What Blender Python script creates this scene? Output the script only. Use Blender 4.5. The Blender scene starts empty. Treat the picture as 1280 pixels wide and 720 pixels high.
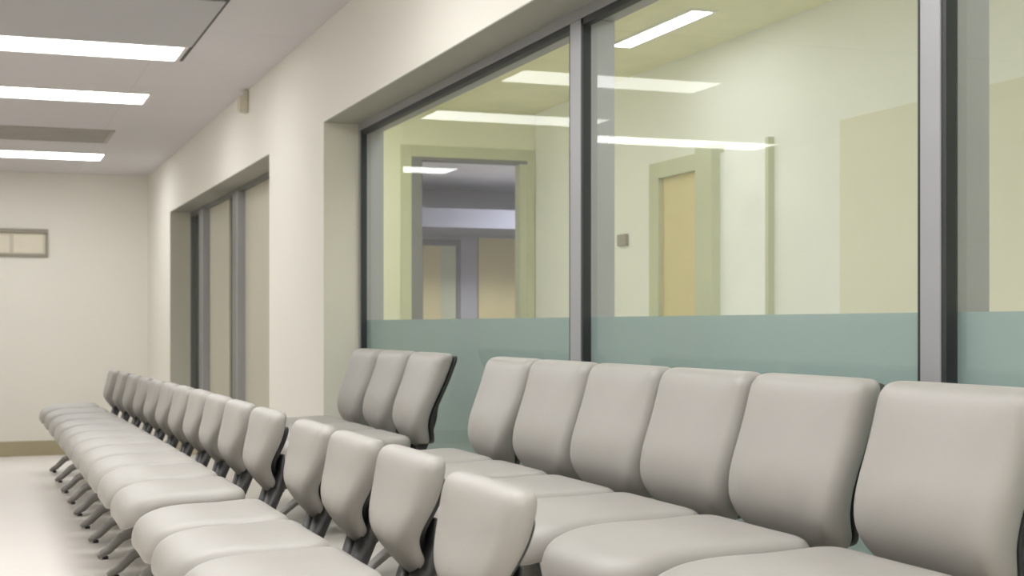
import bpy, bmesh, math
from mathutils import Vector, Matrix

sc = bpy.context.scene
COL = sc.collection
PI = math.pi

# ------------------------------------------------------------------ materials
def nodes_of(name):
    m = bpy.data.materials.new(name)
    m.use_nodes = True
    nt = m.node_tree
    nt.nodes.clear()
    out = nt.nodes.new('ShaderNodeOutputMaterial')
    return m, nt, out

def rgb(r, g, b):
    f = lambda c: ((c / 255 + 0.055) / 1.055) ** 2.4 if c > 10 else c / 255 / 12.92
    return (f(r), f(g), f(b), 1)

def surface(name, col, rough=0.6, var=0.04, scale=3.0, bump=0.0, bscale=200.0, metal=0.0, spec=0.5, coat=0.0):
    m, nt, out = nodes_of(name)
    b = nt.nodes.new('ShaderNodeBsdfPrincipled')
    tc = nt.nodes.new('ShaderNodeTexCoord')
    nz = nt.nodes.new('ShaderNodeTexNoise')
    nz.inputs['Scale'].default_value = scale
    nz.inputs['Detail'].default_value = 3
    nt.links.new(tc.outputs['Object'], nz.inputs['Vector'])
    rp = nt.nodes.new('ShaderNodeValToRGB')
    c = Vector(col[:3])
    rp.color_ramp.elements[0].position = 0.3
    rp.color_ramp.elements[1].position = 0.7
    rp.color_ramp.elements[0].color = (*(c * (1 - var)), 1)
    rp.color_ramp.elements[1].color = (*[min(1, v) for v in c * (1 + var)], 1)
    nt.links.new(nz.outputs['Fac'], rp.inputs['Fac'])
    nt.links.new(rp.outputs['Color'], b.inputs['Base Color'])
    b.inputs['Roughness'].default_value = rough
    b.inputs['Metallic'].default_value = metal
    b.inputs['Specular IOR Level'].default_value = spec
    b.inputs['Coat Weight'].default_value = coat
    b.inputs['Coat Roughness'].default_value = 0.35
    if bump:
        n2 = nt.nodes.new('ShaderNodeTexNoise')
        n2.inputs['Scale'].default_value = bscale
        nt.links.new(tc.outputs['Object'], n2.inputs['Vector'])
        bp = nt.nodes.new('ShaderNodeBump')
        bp.inputs['Strength'].default_value = bump
        bp.inputs['Distance'].default_value = 0.002
        nt.links.new(n2.outputs['Fac'], bp.inputs['Height'])
        nt.links.new(bp.outputs['Normal'], b.inputs['Normal'])
    nt.links.new(b.outputs['BSDF'], out.inputs['Surface'])
    return m

def tiled(name, col, line, size, mortar, rough, spec=0.5):
    """a surface with a faint joint grid"""
    m, nt, out = nodes_of(name)
    b = nt.nodes.new('ShaderNodeBsdfPrincipled')
    tc = nt.nodes.new('ShaderNodeTexCoord')
    br = nt.nodes.new('ShaderNodeTexBrick')
    br.offset = 0.0
    br.inputs['Scale'].default_value = 1.0
    br.inputs['Brick Width'].default_value = size
    br.inputs['Row Height'].default_value = size
    br.inputs['Mortar Size'].default_value = mortar
    br.inputs['Mortar Smooth'].default_value = 0.3
    c = Vector(col[:3])
    br.inputs['Color1'].default_value = (*(c * 0.985), 1)
    br.inputs['Color2'].default_value = (*[min(1, v) for v in c * 1.015], 1)
    br.inputs['Mortar'].default_value = line
    nt.links.new(tc.outputs['Object'], br.inputs['Vector'])
    nt.links.new(br.outputs['Color'], b.inputs['Base Color'])
    b.inputs['Roughness'].default_value = rough
    b.inputs['Specular IOR Level'].default_value = spec
    nt.links.new(b.outputs['BSDF'], out.inputs['Surface'])
    return m

def glow(name, col, strength):
    m, nt, out = nodes_of(name)
    e = nt.nodes.new('ShaderNodeEmission')
    e.inputs['Color'].default_value = col
    e.inputs['Strength'].default_value = strength
    nt.links.new(e.outputs['Emission'], out.inputs['Surface'])
    return m

def glass(name, tint, f0=0.045, top=0.3, rough=0.0):
    """clear single sheet: Schlick reflection over a tinted see-through"""
    m, nt, out = nodes_of(name)
    lw = nt.nodes.new('ShaderNodeLayerWeight')
    lw.inputs['Blend'].default_value = 0.5
    p = nt.nodes.new('ShaderNodeMath'); p.operation = 'POWER'
    p.inputs[1].default_value = 5.0
    nt.links.new(lw.outputs['Facing'], p.inputs[0])
    ma = nt.nodes.new('ShaderNodeMath'); ma.operation = 'MULTIPLY_ADD'
    ma.inputs[1].default_value = top - f0
    ma.inputs[2].default_value = f0
    nt.links.new(p.outputs[0], ma.inputs[0])
    t = nt.nodes.new('ShaderNodeBsdfTransparent')
    t.inputs['Color'].default_value = tint
    g = nt.nodes.new('ShaderNodeBsdfGlossy')
    g.inputs['Roughness'].default_value = rough
    g.inputs['Color'].default_value = (0.95, 0.97, 0.96, 1)
    mx = nt.nodes.new('ShaderNodeMixShader')
    nt.links.new(ma.outputs[0], mx.inputs['Fac'])
    nt.links.new(t.outputs[0], mx.inputs[1])
    nt.links.new(g.outputs[0], mx.inputs[2])
    df = nt.nodes.new('ShaderNodeBsdfDiffuse')
    df.inputs['Color'].default_value = (0.85, 0.88, 0.84, 1)
    hz = nt.nodes.new('ShaderNodeMixShader'); hz.inputs['Fac'].default_value = 0.07
    nt.links.new(mx.outputs[0], hz.inputs[1])
    nt.links.new(df.outputs[0], hz.inputs[2])
    nt.links.new(hz.outputs[0], out.inputs['Surface'])
    return m

def frosted(name, col):
    m, nt, out = nodes_of(name)
    d = nt.nodes.new('ShaderNodeBsdfDiffuse'); d.inputs['Color'].default_value = col
    t = nt.nodes.new('ShaderNodeBsdfTranslucent'); t.inputs['Color'].default_value = col
    g = nt.nodes.new('ShaderNodeBsdfGlossy'); g.inputs['Roughness'].default_value = 0.35
    tr = nt.nodes.new('ShaderNodeBsdfTransparent'); tr.inputs['Color'].default_value = (0.5, 0.62, 0.6, 1)
    a = nt.nodes.new('ShaderNodeMixShader'); a.inputs['Fac'].default_value = 0.55
    nt.links.new(d.outputs[0], a.inputs[1]); nt.links.new(t.outputs[0], a.inputs[2])
    c = nt.nodes.new('ShaderNodeMixShader'); c.inputs['Fac'].default_value = 0.12
    nt.links.new(a.outputs[0], c.inputs[1]); nt.links.new(tr.outputs[0], c.inputs[2])
    b = nt.nodes.new('ShaderNodeMixShader'); b.inputs['Fac'].default_value = 0.10
    nt.links.new(c.outputs[0], b.inputs[1]); nt.links.new(g.outputs[0], b.inputs[2])
    nt.links.new(b.outputs[0], out.inputs['Surface'])
    return m

M = dict(
    wall=surface('wall_paint', rgb(234, 232, 224), 0.75, 0.012, 0.7, 0.15, 300),
    reveal=surface('jamb_shade_tone', rgb(212, 210, 196), 0.75, 0.012, 0.7),  # wall tone darkened: shade of the window jambs put into the colour
    head_shade=surface('head_shade_tone', rgb(166, 166, 157), 0.75, 0.012, 0.7),  # shade under the window heads, painted as a darker grey
    ceiling=tiled('ceiling_board', rgb(216, 214, 217), rgb(207, 205, 208), 1.2, 0.006, 0.85),
    panel=surface('ceiling_panel_paint', rgb(190, 190, 194), 0.7, 0.015, 1.0),
    slot=surface('shadow_gap_dark', rgb(88, 86, 84), 0.7),
    floor=tiled('floor_vinyl', rgb(206, 200, 193), rgb(197, 190, 183), 0.6, 0.003, 0.34),
    skirting=surface('skirting_olive', rgb(172, 163, 134), 0.55),
    inner_wall=surface('inner_wall_paint', rgb(230, 230, 208), 0.7, 0.012, 0.8),
    inner_white=surface('inner_wall_white', rgb(233, 234, 228), 0.7, 0.012, 0.8),
    inner_ceiling=surface('inner_ceiling_paint', rgb(230, 229, 194), 0.8),
    grey_wall=surface('grey_room_paint', rgb(172, 170, 178), 0.75),
    grey_ceiling=surface('grey_room_ceiling', rgb(245, 242, 243), 0.8),
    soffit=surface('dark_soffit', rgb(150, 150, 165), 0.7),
    vinyl=surface('grey_vinyl', rgb(156, 153, 148), 0.42, 0.02, 5.0, 0.12, 260, spec=0.45),
    shell=surface('black_plastic', rgb(38, 40, 40), 0.45, 0.05, 9.0),
    bracket=surface('charcoal_steel', rgb(52, 52, 52), 0.4, 0.05, 9.0, metal=0.3),
    legs=surface('grey_cast_legs', rgb(128, 125, 121), 0.4, 0.05, 9.0, metal=0.3),
    rubber=surface('dark_rubber', rgb(60, 58, 56), 0.8),
    alu=surface('brushed_aluminium', rgb(160, 161, 164), 0.45, 0.03, 2.0, metal=0.25),
    mullion=surface('grey_mullion_paint', rgb(118, 120, 116), 0.45, 0.02, 2.0),
    gasket=surface('black_gasket', rgb(42, 46, 48), 0.5),
    glass=glass('clear_glass', (0.93, 0.965, 0.94, 1)),
    film=frosted('teal_frosted_film', rgb(145, 168, 173)),
    dark_glass=surface('dark_glass', rgb(78, 82, 80), 0.12, 0.02, 2.0),
    blind=surface('beige_blind_panel', rgb(188, 185, 168), 0.7, 0.02, 2.0),
    clad=surface('beige_wall_panel', rgb(222, 219, 200), 0.7, 0.015, 1.0),
    green_frame=surface('green_grey_door_frame', rgb(194, 197, 168), 0.6),
    grey_frame=surface('grey_door_frame', rgb(118, 117, 122), 0.6),
    beige_door=surface('beige_door_leaf', rgb(214, 200, 150), 0.55),
    white_door=surface('white_door_leaf', rgb(244, 246, 244), 0.5),
    steel=surface('steel_handle', rgb(170, 170, 168), 0.3, 0.02, 5, metal=0.9),
    lamp=glow('lamp_diffuser', (1.0, 0.992, 0.982, 1), 9.0),
    mid_lamp=glow('mid_lamp_diffuser', (1.0, 0.992, 0.982, 1), 7.0),
    fill_lamp=glow('fill_lamp_diffuser', (1.0, 0.992, 0.982, 1), 10.0),
    inner_lamp=glow('inner_lamp_diffuser', (1.0, 0.985, 0.975, 1), 11.0),
    grey_fill=glow('grey_room_fill_diffuser', (0.97, 0.96, 1.0, 1), 30.0),
    white_metal=surface('white_enamel', rgb(226, 224, 220), 0.5),
    vent=surface('vent_grey', rgb(176, 172, 166), 0.6),
    board=surface('board_frame_brown_grey', rgb(150, 145, 132), 0.5),
    paper=surface('pale_paper', rgb(228, 222, 205), 0.8, 0.03, 8),
    box=surface('beige_plastic', rgb(205, 200, 182), 0.5),
)

# ------------------------------------------------------------------ mesh helpers
def link(name, bm, mat, parent=None, smooth=False, subsurf=0, bevel=0.0):
    bmesh.ops.recalc_face_normals(bm, faces=bm.faces)
    me = bpy.data.meshes.new(name)
    bm.to_mesh(me); bm.free()
    for f in me.polygons:
        f.use_smooth = smooth
    me.materials.append(M[mat])
    o = bpy.data.objects.new(name, me)
    COL.objects.link(o)
    if parent:
        o.parent = parent
    if bevel:
        b = o.modifiers.new('bevel', 'BEVEL'); b.width = bevel; b.segments = 2; b.limit_method = 'ANGLE'
    if subsurf:
        s = o.modifiers.new('subsurf', 'SUBSURF'); s.levels = subsurf; s.render_levels = subsurf
    return o

def box(bm, x0, x1, y0, y1, z0, z1):
    v = [bm.verts.new((x, y, z)) for x in (x0, x1) for y in (y0, y1) for z in (z0, z1)]
    for a, b, c, d in ((0, 1, 3, 2), (4, 6, 7, 5), (0, 4, 5, 1), (2, 3, 7, 6), (0, 2, 6, 4), (1, 5, 7, 3)):
        bm.faces.new((v[a], v[b], v[c], v[d]))

def boxes(name, lst, mat, parent=None, bevel=0.0):
    bm = bmesh.new()
    for b in lst:
        box(bm, *b)
    return link(name, bm, mat, parent, bevel=bevel)

def quad(name, pts, mat, parent=None):
    bm = bmesh.new()
    bm.faces.new([bm.verts.new(p) for p in pts])
    me = bpy.data.meshes.new(name); bm.to_mesh(me); bm.free()
    me.materials.append(M[mat])
    o = bpy.data.objects.new(name, me); COL.objects.link(o)
    if parent: o.parent = parent
    return o

def struct(o):
    o['kind'] = 'structure'
    return o

def empty(name, loc=(0, 0, 0), rz=0.0):
    o = bpy.data.objects.new(name, None); COL.objects.link(o)
    o.location = loc; o.rotation_euler = (0, 0, rz); o.empty_display_size = 0.1
    return o

def tag(o, label, cat, group=None):
    o['label'] = label; o['category'] = cat
    if group: o['group'] = group
    return o

def sweep(bm, pts, secs, seg=10):
    """rounded bar through pts; secs = (half width across Y, half thickness) per point; path lies in XZ"""
    rings = []
    n = len(pts)
    for i, p in enumerate(pts):
        a = Vector(pts[max(0, i - 1)]); b = Vector(pts[min(n - 1, i + 1)])
        t = (b - a).normalized()
        side = Vector((0, 1, 0))
        up = t.cross(side).normalized()
        w, h = secs[i]
        ring = []
        for k in range(seg):
            th = 2 * PI * k / seg
            c, s = math.cos(th), math.sin(th)
            cx = math.copysign(abs(c) ** 0.6, c); sx = math.copysign(abs(s) ** 0.6, s)
            ring.append(bm.verts.new(Vector(p) + side * w * cx + up * h * sx))
        rings.append(ring)
    for r0, r1 in zip(rings, rings[1:]):
        for k in range(seg):
            bm.faces.new((r0[k], r0[(k + 1) % seg], r1[(k + 1) % seg], r1[k]))
    bm.faces.new(rings[0][::-1]); bm.faces.new(rings[-1])

# ------------------------------------------------------------------ dimensions (metres; wall with the windows is X = WX)
WX, CEIL, CAMZ = 2.10, 2.89, 0.95
FARY, NEARY, LX = 19.24, -2.2, -3.6
WIN = 2.366                       # plane of the big glass
HEAD = 2.262                      # top of the window openings
BIG = (0.9, 9.13)
SMALL = (10.96, 16.95)
GX = 4.80                         # far wall of the room behind the glass
GY = 12.30                        # its end wall

# floor, with the ramp that falls toward the far wall
def floor_z(y):
    if y < 6: return 0.0
    if y < 10.6: return -0.035 * (y - 6) / 4.6
    return -0.035 - 0.665 * (y - 10.6) / (FARY - 10.6)

bm = bmesh.new()
rows = []
for y in (NEARY, 2, 6, 10.6, FARY + 0.2):
    z = floor_z(y)
    rows.append([bm.verts.new((x, y, z)) for x in (LX - 0.1, WX + 0.36)])
for a, b in zip(rows, rows[1:]):
    bm.faces.new((a[0], a[1], b[1], b[0]))
struct(link('floor', bm, 'floor'))

struct(boxes('ceiling', [(LX - 0.1, WX + 0.4, NEARY, FARY + 0.2, CEIL, CEIL + 0.1)], 'ceiling'))

T = WX + 0.34
def wall_with_holes():
    zb = -0.75
    return [
        (WX, T, NEARY, BIG[0], zb, CEIL),
        (WX, T, BIG[0], BIG[1], zb, 0.07), (WX, T, BIG[0], BIG[1], HEAD, CEIL),
        (WX, T, BIG[1], SMALL[0], zb, CEIL),
        (WX, T, SMALL[0], SMALL[1], zb, 0.0), (WX, T, SMALL[0], SMALL[1], HEAD, CEIL),
        (WX, T, SMALL[1], FARY, zb, CEIL),
    ]
struct(boxes('wall_right', wall_with_holes(), 'wall'))
struct(boxes('trim_head_shade', [(WX + 0.001, WIN - 0.036, BIG[0], BIG[1], HEAD - 0.006, HEAD), (WX + 0.001, 2.33, SMALL[0], SMALL[1], HEAD - 0.006, HEAD)], 'head_shade'))
struct(boxes('trim_jamb_shade', [(WX + 0.001, WIN - 0.036, BIG[1] - 0.006, BIG[1], 0.07, HEAD - 0.006), (WX + 0.001, 2.33, SMALL[1] - 0.006, SMALL[1], 0, HEAD - 0.006)], 'reveal'))
struct(boxes('wall_far', [(LX - 0.1, T, FARY, FARY + 0.15, -0.75, CEIL)], 'wall'))
struct(boxes('wall_left', [(LX - 0.15, LX, NEARY, FARY, -0.75, CEIL)], 'wall'))
struct(boxes('wall_near', [(LX - 0.15, T, NEARY - 0.15, NEARY, -0.1, CEIL)], 'wall'))
struct(boxes('baseboard_far', [(LX, WX, FARY - 0.02, FARY, -0.75, floor_z(FARY) + 0.19)], 'skirting'))
bm = bmesh.new()
for y0, y1 in ((9.2, 10.6), (10.6, FARY - 0.02)):
    v = [bm.verts.new((x, y, floor_z(y) + dz)) for x in (WX - 0.015, WX) for y in (y0, y1) for dz in (-0.03, 0.14)]
    for a, b, c, d in ((0, 1, 3, 2), (4, 6, 7, 5), (0, 4, 5, 1), (2, 3, 7, 6), (0, 2, 6, 4), (1, 5, 7, 3)):
        bm.faces.new((v[a], v[b], v[c], v[d]))
struct(link('baseboard_right', bm, 'skirting'))

# ------------------------------------------------------------------ big glazed window
w1 = struct(empty('window_1', (WIN, BIG[1], 0.07)))
OFF = Vector((WIN, BIG[1], 0.07))
def wbox(name, lst, mat, bevel=0.0):
    o = boxes(name, [(a - OFF.x, b - OFF.x, c - OFF.y, d - OFF.y, e - OFF.z, f - OFF.z) for a, b, c, d, e, f in lst], mat, w1, bevel)
    return o
FR0, FR1 = WIN - 0.036, WIN + 0.12
MULL = [(5.46, 0.11), (3.10, 0.085)]    # near edge, width of each mullion
wbox('window_frame', [
    (FR0, FR1, BIG[0], BIG[1], HEAD - 0.05, HEAD), (FR0, FR1, BIG[0], BIG[1], 0.07, 0.12),
    (FR0, FR1, BIG[1] - 0.05, BIG[1], 0.12, HEAD - 0.05), (FR0, FR1, BIG[0], BIG[0] + 0.05, 0.12, HEAD - 0.05)], 'alu')
for y, w in MULL:
    wbox('mullion', [(FR0, FR1, y, y + w, 0.12, HEAD - 0.05)], 'alu', 0.003)
# dark rubber gaskets that edge each pane in front of the glass
panes = [(5.46 + 0.11, BIG[1] - 0.05), (3.10 + 0.085, 5.46), (BIG[0] + 0.05, 3.10)]
for y0, y1 in panes:
    g = 0.028
    zt, zb = HEAD - 0.05, 0.12
    wbox('gasket', [
        (FR0 + 0.004, WIN + 0.004, y1 - g * 0.7, y1, zb, zt), (FR0 + 0.002, WIN + 0.004, y0, y0 + 0.012, zb, zt),
        (FR0 + 0.004, WIN + 0.004, y0, y1, zt - g, zt), (FR0 + 0.004, WIN + 0.004, y0, y1, zb, zb + g)], 'gasket')
    p = [(WIN - OFF.x, y - OFF.y, z - OFF.z) for y, z in ((y0, zb), (y1, zb), (y1, zt), (y0, zt))]
    quad('glass_pane', p, 'glass', w1)
    p = [(WIN + 0.006 - OFF.x, y - OFF.y, z - OFF.z) for y, z in ((y0, zb), (y1, zb), (y1, 0.985), (y0, 0.985))]
    quad('frosted_film', p, 'film', w1)

# ------------------------------------------------------------------ second window, farther down the corridor
w2 = struct(empty('window_2', (2.36, SMALL[1], 0)))
OFF2 = Vector((2.36, SMALL[1], 0))
def w2box(name, lst, mat, bevel=0.0):
    return boxes(name, [(a - OFF2.x, b - OFF2.x, c - OFF2.y, d - OFF2.y, e, f) for a, b, c, d, e, f in lst], mat, w2, bevel)
w2box('window_frame', [
    (2.33, 2.43, SMALL[0], SMALL[1], HEAD - 0.05, HEAD), (2.33, 2.43, SMALL[0], SMALL[1], 0, 0.05),
    (2.33, 2.43, SMALL[1] - 0.05, SMALL[1], 0.05, HEAD - 0.05), (2.33, 2.43, SMALL[0], SMALL[0] + 0.05, 0.05, HEAD - 0.05)], 'mullion')
for y0, y1 in ((15.75, 16.05), (13.55, 13.85)):
    w2box('mullion', [(2.30, 2.43, y0 + 0.05, y1, 0.05, HEAD - 0.05)], 'mullion', 0.004)
    w2box('mullion_edge', [(2.295, 2.43, y0, y0 + 0.05, 0.05, HEAD - 0.05)], 'alu', 0.004)
for y0, y1 in ((16.05, 16.9), (13.85, 14.45)):
    w2box('dark_pane', [(2.385, 2.39, y0, y1, 0.05, HEAD - 0.05)], 'dark_glass')
for y0, y1 in ((14.45, 15.75), (SMALL[0] + 0.05, 13.55)):
    w2box('blind_panel', [(2.37, 2.385, y0, y1, 0.05, HEAD - 0.05)], 'blind')

# ------------------------------------------------------------------ the room behind the glass
struct(boxes('floor_inner', [(T, GX + 0.15, 0.2, GY + 4.2, -0.06, 0.0)], 'floor'))
struct(boxes('ceiling_inner', [(T, GX + 0.15, 0.2, GY, CEIL, CEIL + 0.1)], 'inner_ceiling'))
struct(boxes('wall_inner_side', [(GX, GX + 0.15, 0.2, GY, 0, CEIL)], 'inner_white'))
struct(boxes('wall_inner_near', [(T, GX, 0.1, 0.2, 0, CEIL)], 'inner_wall'))
# inner lining of the partition, in the yellowish paint
struct(boxes('wall_inner_front', [(T, T + 0.01, 0.2, BIG[0], 0, CEIL), (T, T + 0.01, BIG[1], GY, 0, CEIL),
                                  (T, T + 0.01, BIG[0], BIG[1], HEAD, CEIL)], 'inner_wall'))
DX0, DX1, DZ = 3.62, 4.72, 2.45       # doorway in the end wall
struct(boxes('wall_inner_end', [(T, DX0, GY, GY + 0.12, 0, CEIL), (DX1, GX, GY, GY + 0.12, 0, CEIL),
                                (DX0, DX1, GY, GY + 0.12, DZ, CEIL)], 'inner_wall'))
d1 = struct(empty('door_1', (DX0, GY, 0)))
def dbox(par, off, name, lst, mat, bevel=0.0):
    return boxes(name, [(a - off[0], b - off[0], c - off[1], d - off[1], e, f) for a, b, c, d, e, f in lst], mat, par, bevel)
o1 = (DX0, GY)
dbox(d1, o1, 'architrave', [(DX0 - 0.10, DX0, GY - 0.02, GY, 0, DZ + 0.10), (DX1, GX - 0.01, GY - 0.02, GY, 0, DZ + 0.10),
                            (DX0, DX1, GY - 0.02, GY, DZ, DZ + 0.10)], 'green_frame', 0.003)
dbox(d1, o1, 'door_jamb', [(DX0, DX0 + 0.10, GY - 0.012, GY + 0.12, 0, DZ), (DX0 + 0.1, DX1, GY - 0.012, GY + 0.12, DZ - 0.03, DZ)], 'grey_frame')
dbox(d1, o1, 'hinge_jamb', [(DX1 - 0.07, DX1, GY - 0.012, GY + 0.12, 0, DZ - 0.03)], 'green_frame')

# grey room beyond that doorway
Y2 = GY + 3.4
struct(boxes('wall_grey_end', [(2.9, 6.6, Y2, Y2 + 0.1, 0, 2.6)], 'grey_wall'))
struct(boxes('wall_grey_near', [(2.9, 3.0, GY + 0.12, Y2, 0, 2.6), (6.5, 6.6, GY + 0.12, Y2, 0, 2.6), (GX + 0.15, 6.5, GY, GY + 0.12, 0, 2.6)], 'grey_wall'))
struct(boxes('ceiling_grey', [(2.9, 6.6, GY + 0.12, Y2 + 0.1, 2.5, 2.6)], 'grey_ceiling'))
struct(boxes('trim_soffit', [(3.0, 6.5, Y2 - 1.3, Y2, 1.98, 2.18)], 'soffit'))
d2 = struct(empty('door_2', (4.75, Y2, 0)))
dbox(d2, (4.75, Y2), 'door_frame', [(4.68, 4.75, Y2 - 0.04, Y2, 0, 1.93), (5.15, 5.20, Y2 - 0.04, Y2, 0, 1.93), (4.75, 5.15, Y2 - 0.04, Y2, 1.86, 1.93)], 'grey_frame')
dbox(d2, (4.75, Y2), 'door_leaf', [(4.75, 4.96, Y2 - 0.025, Y2, 0, 1.86)], 'beige_door')
dbox(d2, (4.75, Y2), 'glazed_leaf', [(4.96, 5.15, Y2 - 0.025, Y2, 0, 1.86)], 'green_frame')
struct(boxes('trim_beige_panel', [(5.42, 6.0, Y2 - 0.03, Y2, 0, 1.96)], 'beige_door'))

# doors in the long side wall of the inner room
DT = 2.16
ya, yb, yc, yd = 9.798, 8.987, 8.745, 8.120
d3 = struct(empty('door_3', (GX, ya, 0)))
o3 = (GX, ya)
dbox(d3, o3, 'door_frame', [(GX - 0.06, GX, ya - 0.16, ya, 0, DT), (GX - 0.06, GX, yb, ya - 0.16, DT - 0.12, DT)], 'green_frame', 0.004)
dbox(d3, o3, 'door_leaf', [(GX - 0.02, GX, yb, ya - 0.16, 0, DT - 0.12)], 'beige_door')
dbox(d3, o3, 'door_post', [(GX - 0.10, GX, yc, yb, 0, DT + 0.03)], 'green_frame', 0.004)
d4 = struct(empty('door_4', (GX, yd, 0)))
dbox(d4, (GX, yd), 'door_leaf', [(GX - 0.03, GX, yd, yc, 0, DT - 0.03)], 'white_door')
dbox(d4, (GX, yd), 'door_edge', [(GX - 0.045, GX, yd - 0.04, yd, 0, DT)], 'green_frame')
yp = 7.290
struct(boxes('trim_wall_panel', [(GX - 0.03, GX, 1.0, yp, 0, DT)], 'clad'))
tag(boxes('wall_plate', [(GX - 0.03, GX, 10.28, 10.44, 1.58, 1.67)], 'board', bevel=0.004),
    'small grey control plate on the inner room wall seen through the middle pane', 'control plate')

# ------------------------------------------------------------------ lamps
def troffer(name, x0, x1, y0, y1, z, mat, label, group):
    r = empty(name, ((x0 + x1) / 2, (y0 + y1) / 2, z))
    tag(r, label, 'ceiling light', group)
    a, b = (x1 - x0) / 2, (y1 - y0) / 2
    f = 0.022
    boxes('lamp_frame', [(-a - f, -a, -b - f, b + f, -0.012, 0.004), (a, a + f, -b - f, b + f, -0.012, 0.004),
                         (-a, a, -b - f, -b, -0.012, 0.004), (-a, a, b, b + f, -0.012, 0.004)], 'white_metal', r)
    boxes('diffuser', [(-a, a, -b, b, -0.008, 0.004)], mat, r)
    return r
LIGHTS = [(10.18, 10.72, 'long ceiling light at the edge of the grey ceiling panel'),
          (12.35, 12.92, 'long ceiling light between the grey panel light and the vent'),
          (16.85, 17.5, 'long ceiling light nearest the far wall, just past the grey vent')]
for y0, y1, lb in LIGHTS:
    troffer('ceiling_light', -0.85, 1.36, y0, y1, CEIL, 'lamp' if y0 > 15 else 'mid_lamp', lb, 'corridor ceiling lights')
for y in (6.2, 13.4):  # unseen lamps added to brighten the corridor; the farther also gives the glass streak
    troffer('ceiling_light', -3.3, -1.2, y, y + 0.57, CEIL, 'fill_lamp' if y > 13 else 'mid_lamp', 'unseen long ceiling light added over the side of the corridor away from the windows', 'added corridor lights on the far side')
for y in (-1.2, 0.6, 2.4, 4.2, 6.0):  # unseen lamps added overhead to light the near seats and wall
    troffer('ceiling_light', -0.85, 1.30, y, y + 0.57, CEIL, 'fill_lamp', 'unseen long ceiling light added overhead in front of the seats', 'added corridor lights overhead')
troffer('ceiling_light', 4.12, 4.26, 7.9, 9.1, CEIL, 'inner_lamp', 'slim ceiling light in the room behind the middle pane', None)
for x, y in ((3.7, 1.8), (3.7, 3.3), (2.6, 6.6), (2.6, 10.2)):  # extra lamps kept out of sight, added to light the inner room
    troffer('ceiling_light', x, x + 0.5, y, y + 1.2, CEIL, 'inner_lamp', 'ceiling light added out of sight to brighten the room behind the glass', 'added inner room lights')
troffer('ceiling_light', 5.3, 6.4, GY + 0.7, GY + 1.3, 2.5, 'grey_fill', 'unseen ceiling light added to brighten the grey room beyond the doorway', None)  # added behind the wall as unseen fill for the grey room

# ------------------------------------------------------------------ ceiling panel, gap, vent
px1, py0, py1 = 1.40, 8.66, 10.14
struct(boxes('trim_ceiling_panel', [(-1.4, px1, py0, py1, CEIL - 0.012, CEIL)], 'panel'))
struct(boxes('trim_shadow_gap', [(px1, px1 + 0.022, py0 - 0.03, 10.75, CEIL - 0.004, CEIL), (LX, px1, py0 - 0.03, py0, CEIL - 0.004, CEIL)], 'slot'))
v = empty('ceiling_vent', (0.2, 15.3, CEIL))
tag(v, 'long grey slotted air vent in the ceiling just before the last light', 'vent')
boxes('vent_frame', [(-1.4, 1.1, -0.5, -0.46, -0.014, 0), (-1.4, 1.1, 0.46, 0.5, -0.014, 0), (-1.4, -1.36, -0.46, 0.46, -0.014, 0), (1.06, 1.1, -0.46, 0.46, -0.014, 0)], 'vent', v)
boxes('vent_plate', [(-1.36, 1.06, -0.46, 0.46, -0.004, 0)], 'vent', v)
boxes('louver', [(-1.36, 1.06, -0.40 + 0.16 * k, -0.36 + 0.16 * k, -0.012, -0.004) for k in range(6)], 'vent', v)

# small device high on the wall between the two windows
o = empty('wall_detector', (WX, 11.9, 2.70))
tag(o, 'small beige detector box high on the white wall between the two windows', 'detector')
boxes('housing', [(-0.075, 0, -0.05, 0.05, 0, 0.14)], 'box', o, 0.008)
boxes('mounting_plate', [(-0.02, 0, -0.075, 0.075, 0.10, 0.185)], 'box', o, 0.004)

# notice board on the far wall
nb = empty('notice_board', (0.2, FARY, 1.82))
tag(nb, 'pale wide notice board with a grey frame on the far wall', 'notice board')
boxes('board_frame', [(-0.55, 0.66, -0.035, 0, 0, 0.035), (-0.55, 0.66, -0.045, 0, 0.30, 0.35), (0.63, 0.66, -0.035, 0, 0.035, 0.30), (-0.55, -0.52, -0.035, 0, 0.035, 0.30)], 'board', nb, 0.003)
boxes('backing_panel', [(-0.52, 0.63, -0.012, 0, 0.035, 0.30)], 'box', nb)
boxes('notice_sheet', [(0.05, 0.20, -0.016, -0.012, 0.05, 0.27)], 'paper', nb)
boxes('notice_sheet', [(0.25, 0.60, -0.016, -0.012, 0.05, 0.28)], 'paper', nb)
boxes('notice_sheet', [(-0.45, 0.0, -0.016, -0.012, 0.05, 0.28)], 'paper', nb)

# ------------------------------------------------------------------ chairs
def cushion_rings(outline, centre, profile):
    """stack of inset copies of an outline: [(inset, depth)], plus a centre cap on both ends"""
    bm = bmesh.new()
    c = Vector(centre)
    rings = []
    for inset, d in profile:
        ring = []
        for p in outline:
            v = Vector(p) - c
            L = v.length
            k = max(0.0, 1 - inset / L) if inset >= 0 else 1.0
            if inset > 1: k = inset - 10          # values above ten are plain scale factors
            q = c + v * k
            ring.append(bm.verts.new((q.x, q.y, d)))
        rings.append(ring)
    n = len(outline)
    for r0, r1 in zip(rings, rings[1:]):
        for k in range(n):
            bm.faces.new((r0[k], r0[(k + 1) % n], r1[(k + 1) % n], r1[k]))
    for ring, d in ((rings[0], profile[0][1]), (rings[-1], profile[-1][1])):
        cv = bm.verts.new((c.x, c.y, d))
        for k in range(n):
            bm.faces.new((ring[k], ring[(k + 1) % n], cv))
    return bm

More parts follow.
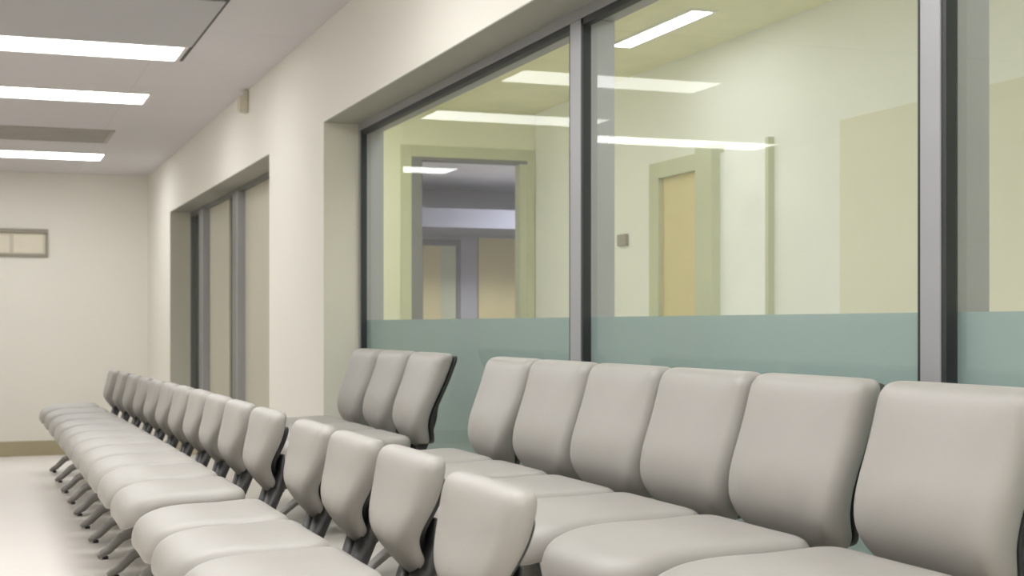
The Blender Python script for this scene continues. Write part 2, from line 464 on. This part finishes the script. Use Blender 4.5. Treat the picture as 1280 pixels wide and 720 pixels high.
def rounded_poly(pts, radii, seg=5):
    out = []
    n = len(pts)
    for i in range(n):
        p = Vector(pts[i]); a = Vector(pts[i - 1]); b = Vector(pts[(i + 1) % n])
        r = radii[i]
        da = (a - p); db = (b - p)
        ra = min(r, da.length * 0.48); rb = min(r, db.length * 0.48)
        s = p + da.normalized() * ra; e = p + db.normalized() * rb
        for k in range(seg + 1):
            t = k / seg
            out.append(((1 - t) ** 2) * s + 2 * t * (1 - t) * p + t * t * e)
    # resample long straight runs
    res = []
    m = len(out)
    for i in range(m):
        a, b = out[i], out[(i + 1) % m]
        k = max(1, int((b - a).length / 0.05))
        for j in range(k):
            res.append(a + (b - a) * j / k)
    return res

def pad_outline(w, h, wb, shoulder, point, ws):
    """shield: flat top, near parallel sides, lower part drawn in to a rounded point. a across, b up (0 at bottom)"""
    return rounded_poly([(-w / 2, h), (w / 2, h), (ws / 2, shoulder), (wb / 2, point), (0, 0), (-wb / 2, point), (-ws / 2, shoulder)],
                        [0.04, 0.04, 0.16, 0.07, 0.05, 0.07, 0.16])

def make_chair(P):
    root = empty(P['name'])
    w, h, th = P['w'], P['h'], P['th']
    zb = P['zb']; lean = P['lean']; xb = P['xb']          # bottom of pad: height, lean run, x of front face at bottom
    # --- back cushion
    prof = [(10.5, -th * 0.5), (0.03, -th * 0.5), (0.010, -th * 0.42), (0.0, -th * 0.2), (0.0, th * 0.1),
            (0.008, th * 0.33), (0.022, th * 0.46), (0.045, th * 0.52), (10.5, th * 0.57), (10.3, th * 0.585), (10.12, th * 0.592), (10.03, th * 0.592)]
    outl = pad_outline(w, h, P['wb'], P['shoulder'], P['point'], P['ws'])
    def to_world(bm, off):
        for v in bm.verts:
            a, b, d = v.co
            t = b / h
            lum = 0.014 * math.exp(-((t - 0.42) / 0.2) ** 2) - P['curl'] * (max(0, P['ct'] - t) / P['ct']) ** 1.5
            wrap = 0.16 * a * a
            x = xb + lean * t ** 1.1 - (d + off) - lum - wrap
            v.co = (x, a, zb + b)
    bm = cushion_rings(outl, (0, h * 0.55), prof)
    to_world(bm, 0)
    back = link('backrest', bm, 'vinyl', root, True, 1)
    # --- dark shell behind the cushion
    o2 = [Vector((p.x * P['shx'], h * 0.48 + (p.y - h * 0.48) * P['shy'])) for p in outl]
    bm = cushion_rings(o2, (0, h * 0.55), [(10.5, -0.012), (0.012, -0.012), (0.0, -0.006), (0.0, 0.01), (0.02, 0.014), (10.5, 0.014)])
    to_world(bm, -(th * 0.5 + 0.012))
    link('back_shell', bm, 'shell', root, True, 1)
    # --- seat cushion
    s0, s1, sw, st, zt = P['s0'], P['s1'], P['sw'], P['st'], P['zt']
    L = s1 - s0
    so = rounded_poly([(s0, -sw / 2 + 0.02), (s0, sw / 2 - 0.02), (s1, sw / 2), (s1, -sw / 2)], [P['fr'], P['fr'], 0.07, 0.07])
    prof = [(10.5, -st), (0.05, -st), (0.018, -st * 0.96), (0.0, -st * 0.72), (0.0, -st * 0.4), (0.012, -st * 0.14), (0.035, -st * 0.03), (0.07, 0), (10.5, 0.002), (10.3, 0.003), (10.12, 0.003), (10.03, 0.003)]
    bm = cushion_rings(so, ((s0 + s1) / 2, 0), prof)
    for v in bm.verts:
        x, y, z = v.co
        f = max(0, 1 - (x - s0) / (L * 0.42))
        e = max(0, 1 - (s1 - x) / (L * 0.35))
        z2 = z - P['drop'] * f ** 2.2 + 0.008 * e - 0.10 * y * y * (0.4 + f)
        z2 += (P['lip'] * f) * (z if z < 0 else 0)
        v.co = (x, y, zt + z2)
    link('seat', bm, 'vinyl', root, True, 1)
    # --- frame under the seat
    sz = zt - st - 0.012
    bm = bmesh.new()
    sweep(bm, [(s0 + 0.12, 0, sz - 0.012), (s0 + 0.2, 0, sz), (s1 - 0.1, 0, sz - 0.005), (s1 + 0.03, 0, sz - 0.02)], [(0.13, 0.008), (0.15, 0.014), (0.15, 0.016), (0.10, 0.018)])
    link('seat_frame', bm, 'bracket', root, True)
    # --- bracket that carries the back
    xr = xb + th * 0.5
    for s in (-1, 1):
        bm = bmesh.new()
        y = s * max(P['wb'] * 0.27, P['bw'] * 1.05)
        sweep(bm, [(s1 - 0.10, y, sz - 0.015), (s1 + 0.0, y, sz - 0.03), (xr + 0.005, y, sz - 0.015), (xr + 0.03, y, sz + 0.05), (xr + 0.035, y, zb + 0.03), (xr + lean * 0.3 + 0.03, y, zb + h * 0.30), (xr + lean * 0.5 + 0.022, y, zb + h * 0.5)],
              [(P['bw'] * 0.6, 0.016), (P['bw'] * 0.8, 0.02), (P['bw'], 0.022), (P['bw'], 0.022), (P['bw'], 0.02), (P['bw'], 0.014), (P['bw'] * 0.85, 0.006)])
        link('back_bracket', bm, 'bracket', root, True)
    # --- column and feet
    cx = s0 + L * P['cx']
    bm = bmesh.new()
    sweep(bm, [(cx - 0.05, 0, sz - 0.01), (cx - 0.03, 0, sz - 0.09), (cx, 0, 0.16), (cx + 0.005, 0, 0.06)], [(0.06, 0.05), (0.04, 0.035), (0.036, 0.034), (0.04, 0.036)])
    link('column', bm, 'legs', root, True)
    tips = (P['tip'], cx + 0.27)
    for tip in tips:
        d = -1 if tip < cx else 1
        bm = bmesh.new()
        r = abs(tip - cx)
        sweep(bm, [(cx, 0, 0.125), (cx + d * r * 0.3, 0, 0.118), (cx + d * r * 0.6, 0, 0.085), (cx + d * r * 0.82, 0, 0.036), (cx + d * r * 0.94, 0, 0.02), (tip, 0, 0.012)],
              [(0.03, 0.03), (0.026, 0.024), (0.022, 0.019), (0.022, 0.016), (0.024, 0.013), (0.016, 0.008)])
        lg = link('leg', bm, 'legs', root, True)
        bm = bmesh.new()
        bmesh.ops.create_cone(bm, cap_ends=True, segments=12, radius1=0.012, radius2=0.012, depth=0.012)
        bmesh.ops.translate(bm, verts=bm.verts, vec=(tip - d * 0.03, 0, 0.006))
        link('rubber_foot', bm, 'rubber', lg, True)
    return root

def kids(o):
    return [c for c in COL.objects if c.parent == o]

def copy_tree(o, parent=None):
    c = o.copy(); COL.objects.link(c)
    if parent: c.parent = parent
    for ch in kids(o):
        copy_tree(ch, c)
    return c

# chairs face -X; local x = 0 on the chair's own centre line
LOW = dict(name='waiting_chair', w=0.40, ws=0.37, h=0.284, th=0.056, wb=0.10, shoulder=0.165, point=0.018, zb=0.398, lean=0.05, xb=0.235, curl=0.075, ct=0.40,
           shx=0.66, shy=0.66, s0=-0.205, s1=0.175, sw=0.466, st=0.062, zt=0.452, drop=0.035, tip=-0.14, fr=0.085, lip=0.6, cx=0.78, bw=0.042)
TALL = dict(name='waiting_chair', w=0.515, ws=0.505, h=0.44, th=0.085, wb=0.39, shoulder=0.10, point=0.02, zb=0.385, lean=0.105, xb=0.285, curl=0.075, ct=0.30,
            shx=0.93, shy=0.95, s0=-0.30, s1=0.235, sw=0.525, st=0.075, zt=0.455, drop=0.045, tip=-0.24, fr=0.12, lip=0.4, cx=0.62, bw=0.03)
TAPERED = dict(TALL, w=0.49, ws=0.43, wb=0.25, shoulder=0.16, lean=0.14, xb=0.265)

FRONT_Y = [2.37, 3.00, 3.48, 3.95, 4.62, 5.14, 5.61, 6.08, 6.58, 7.08, 7.60, 8.15, 8.75, 9.40, 10.10]
ORD = ['first', 'second', 'third', 'fourth', 'fifth', 'sixth', 'seventh', 'eighth', 'ninth', 'tenth', 'eleventh', 'twelfth', 'thirteenth', 'fourteenth', 'fifteenth']
low = make_chair(LOW)
for i, y in enumerate(FRONT_Y):
    c = low if i == 0 else copy_tree(low)
    c.location = (0.605 - (0.045 if i == 0 else 0), y, floor_z(y))
    if i == 0:
        lb = 'low grey padded chair ending the aisle row, closest to the camera'
    elif i == len(FRONT_Y) - 1:
        lb = 'low grey padded chair ending the aisle row, closest to the far wall'
    else:
        lb = 'low grey padded chair, %s from the camera end of the long aisle row' % ORD[i]
    tag(c, lb, 'chair', 'low padded chairs in the long aisle row')

BACK_Y = [2.56, 3.14, 3.68, 4.22, 4.77, 5.32, 6.44, 7.00, 7.55]
BL = ['broad grey chair against the glass, closest to the camera, cut by the frame edge',
      'broad grey chair against the glass, second from the camera, before the wide grey mullion',
      'broad grey chair against the middle pane, third from the camera',
      'broad grey chair against the middle pane, fourth from the camera, overlapping its neighbour',
      'broad grey chair against the glass, fifth from the camera, partly hidden by the fourth',
      'broad grey chair against the glass, sixth from the camera, beside the empty gap',
      'broad grey chair of the group of three against the glass, nearest the empty gap',
      'broad grey chair in the middle of the group of three against the glass',
      'broad grey chair of the group of three, beside the white window reveal']
tall, tapered = make_chair(TALL), make_chair(TAPERED)
for i, y in enumerate(BACK_Y):
    c = tall if i == 0 else tapered if i == 5 else copy_tree(tall if i < 5 else tapered)
    c.location = (1.60, y, 0)
    tag(c, BL[i], 'chair', 'broad padded chairs in the window row')

# ------------------------------------------------------------------ world, camera
w = bpy.data.worlds.new('world'); sc.world = w
w.use_nodes = True
w.node_tree.nodes['Background'].inputs['Color'].default_value = (0.9, 0.9, 0.88, 1)
w.node_tree.nodes['Background'].inputs['Strength'].default_value = 0.1

cam = bpy.data.cameras.new('camera')
co = bpy.data.objects.new('camera', cam); COL.objects.link(co)
co.location = (0, 0, CAMZ)
co.rotation_euler = (PI / 2, 0, -math.radians(20.4))
cam.sensor_width = 36
cam.lens = 1803 * 36 / 1280
cam.shift_y = 47 / 1280
cam.clip_start = 0.05
cam.dof.use_dof = True
cam.dof.focus_distance = 4.0
cam.dof.aperture_fstop = 7.0
sc.camera = co

sc.view_settings.view_transform = 'Standard'
sc.view_settings.look = 'None'
sc.view_settings.exposure = 0.27
sc.cycles.use_denoising = True
sc.cycles.max_bounces = 10
sc.cycles.diffuse_bounces = 6
sc.cycles.transparent_max_bounces = 16
sc.cycles.caustics_reflective = False
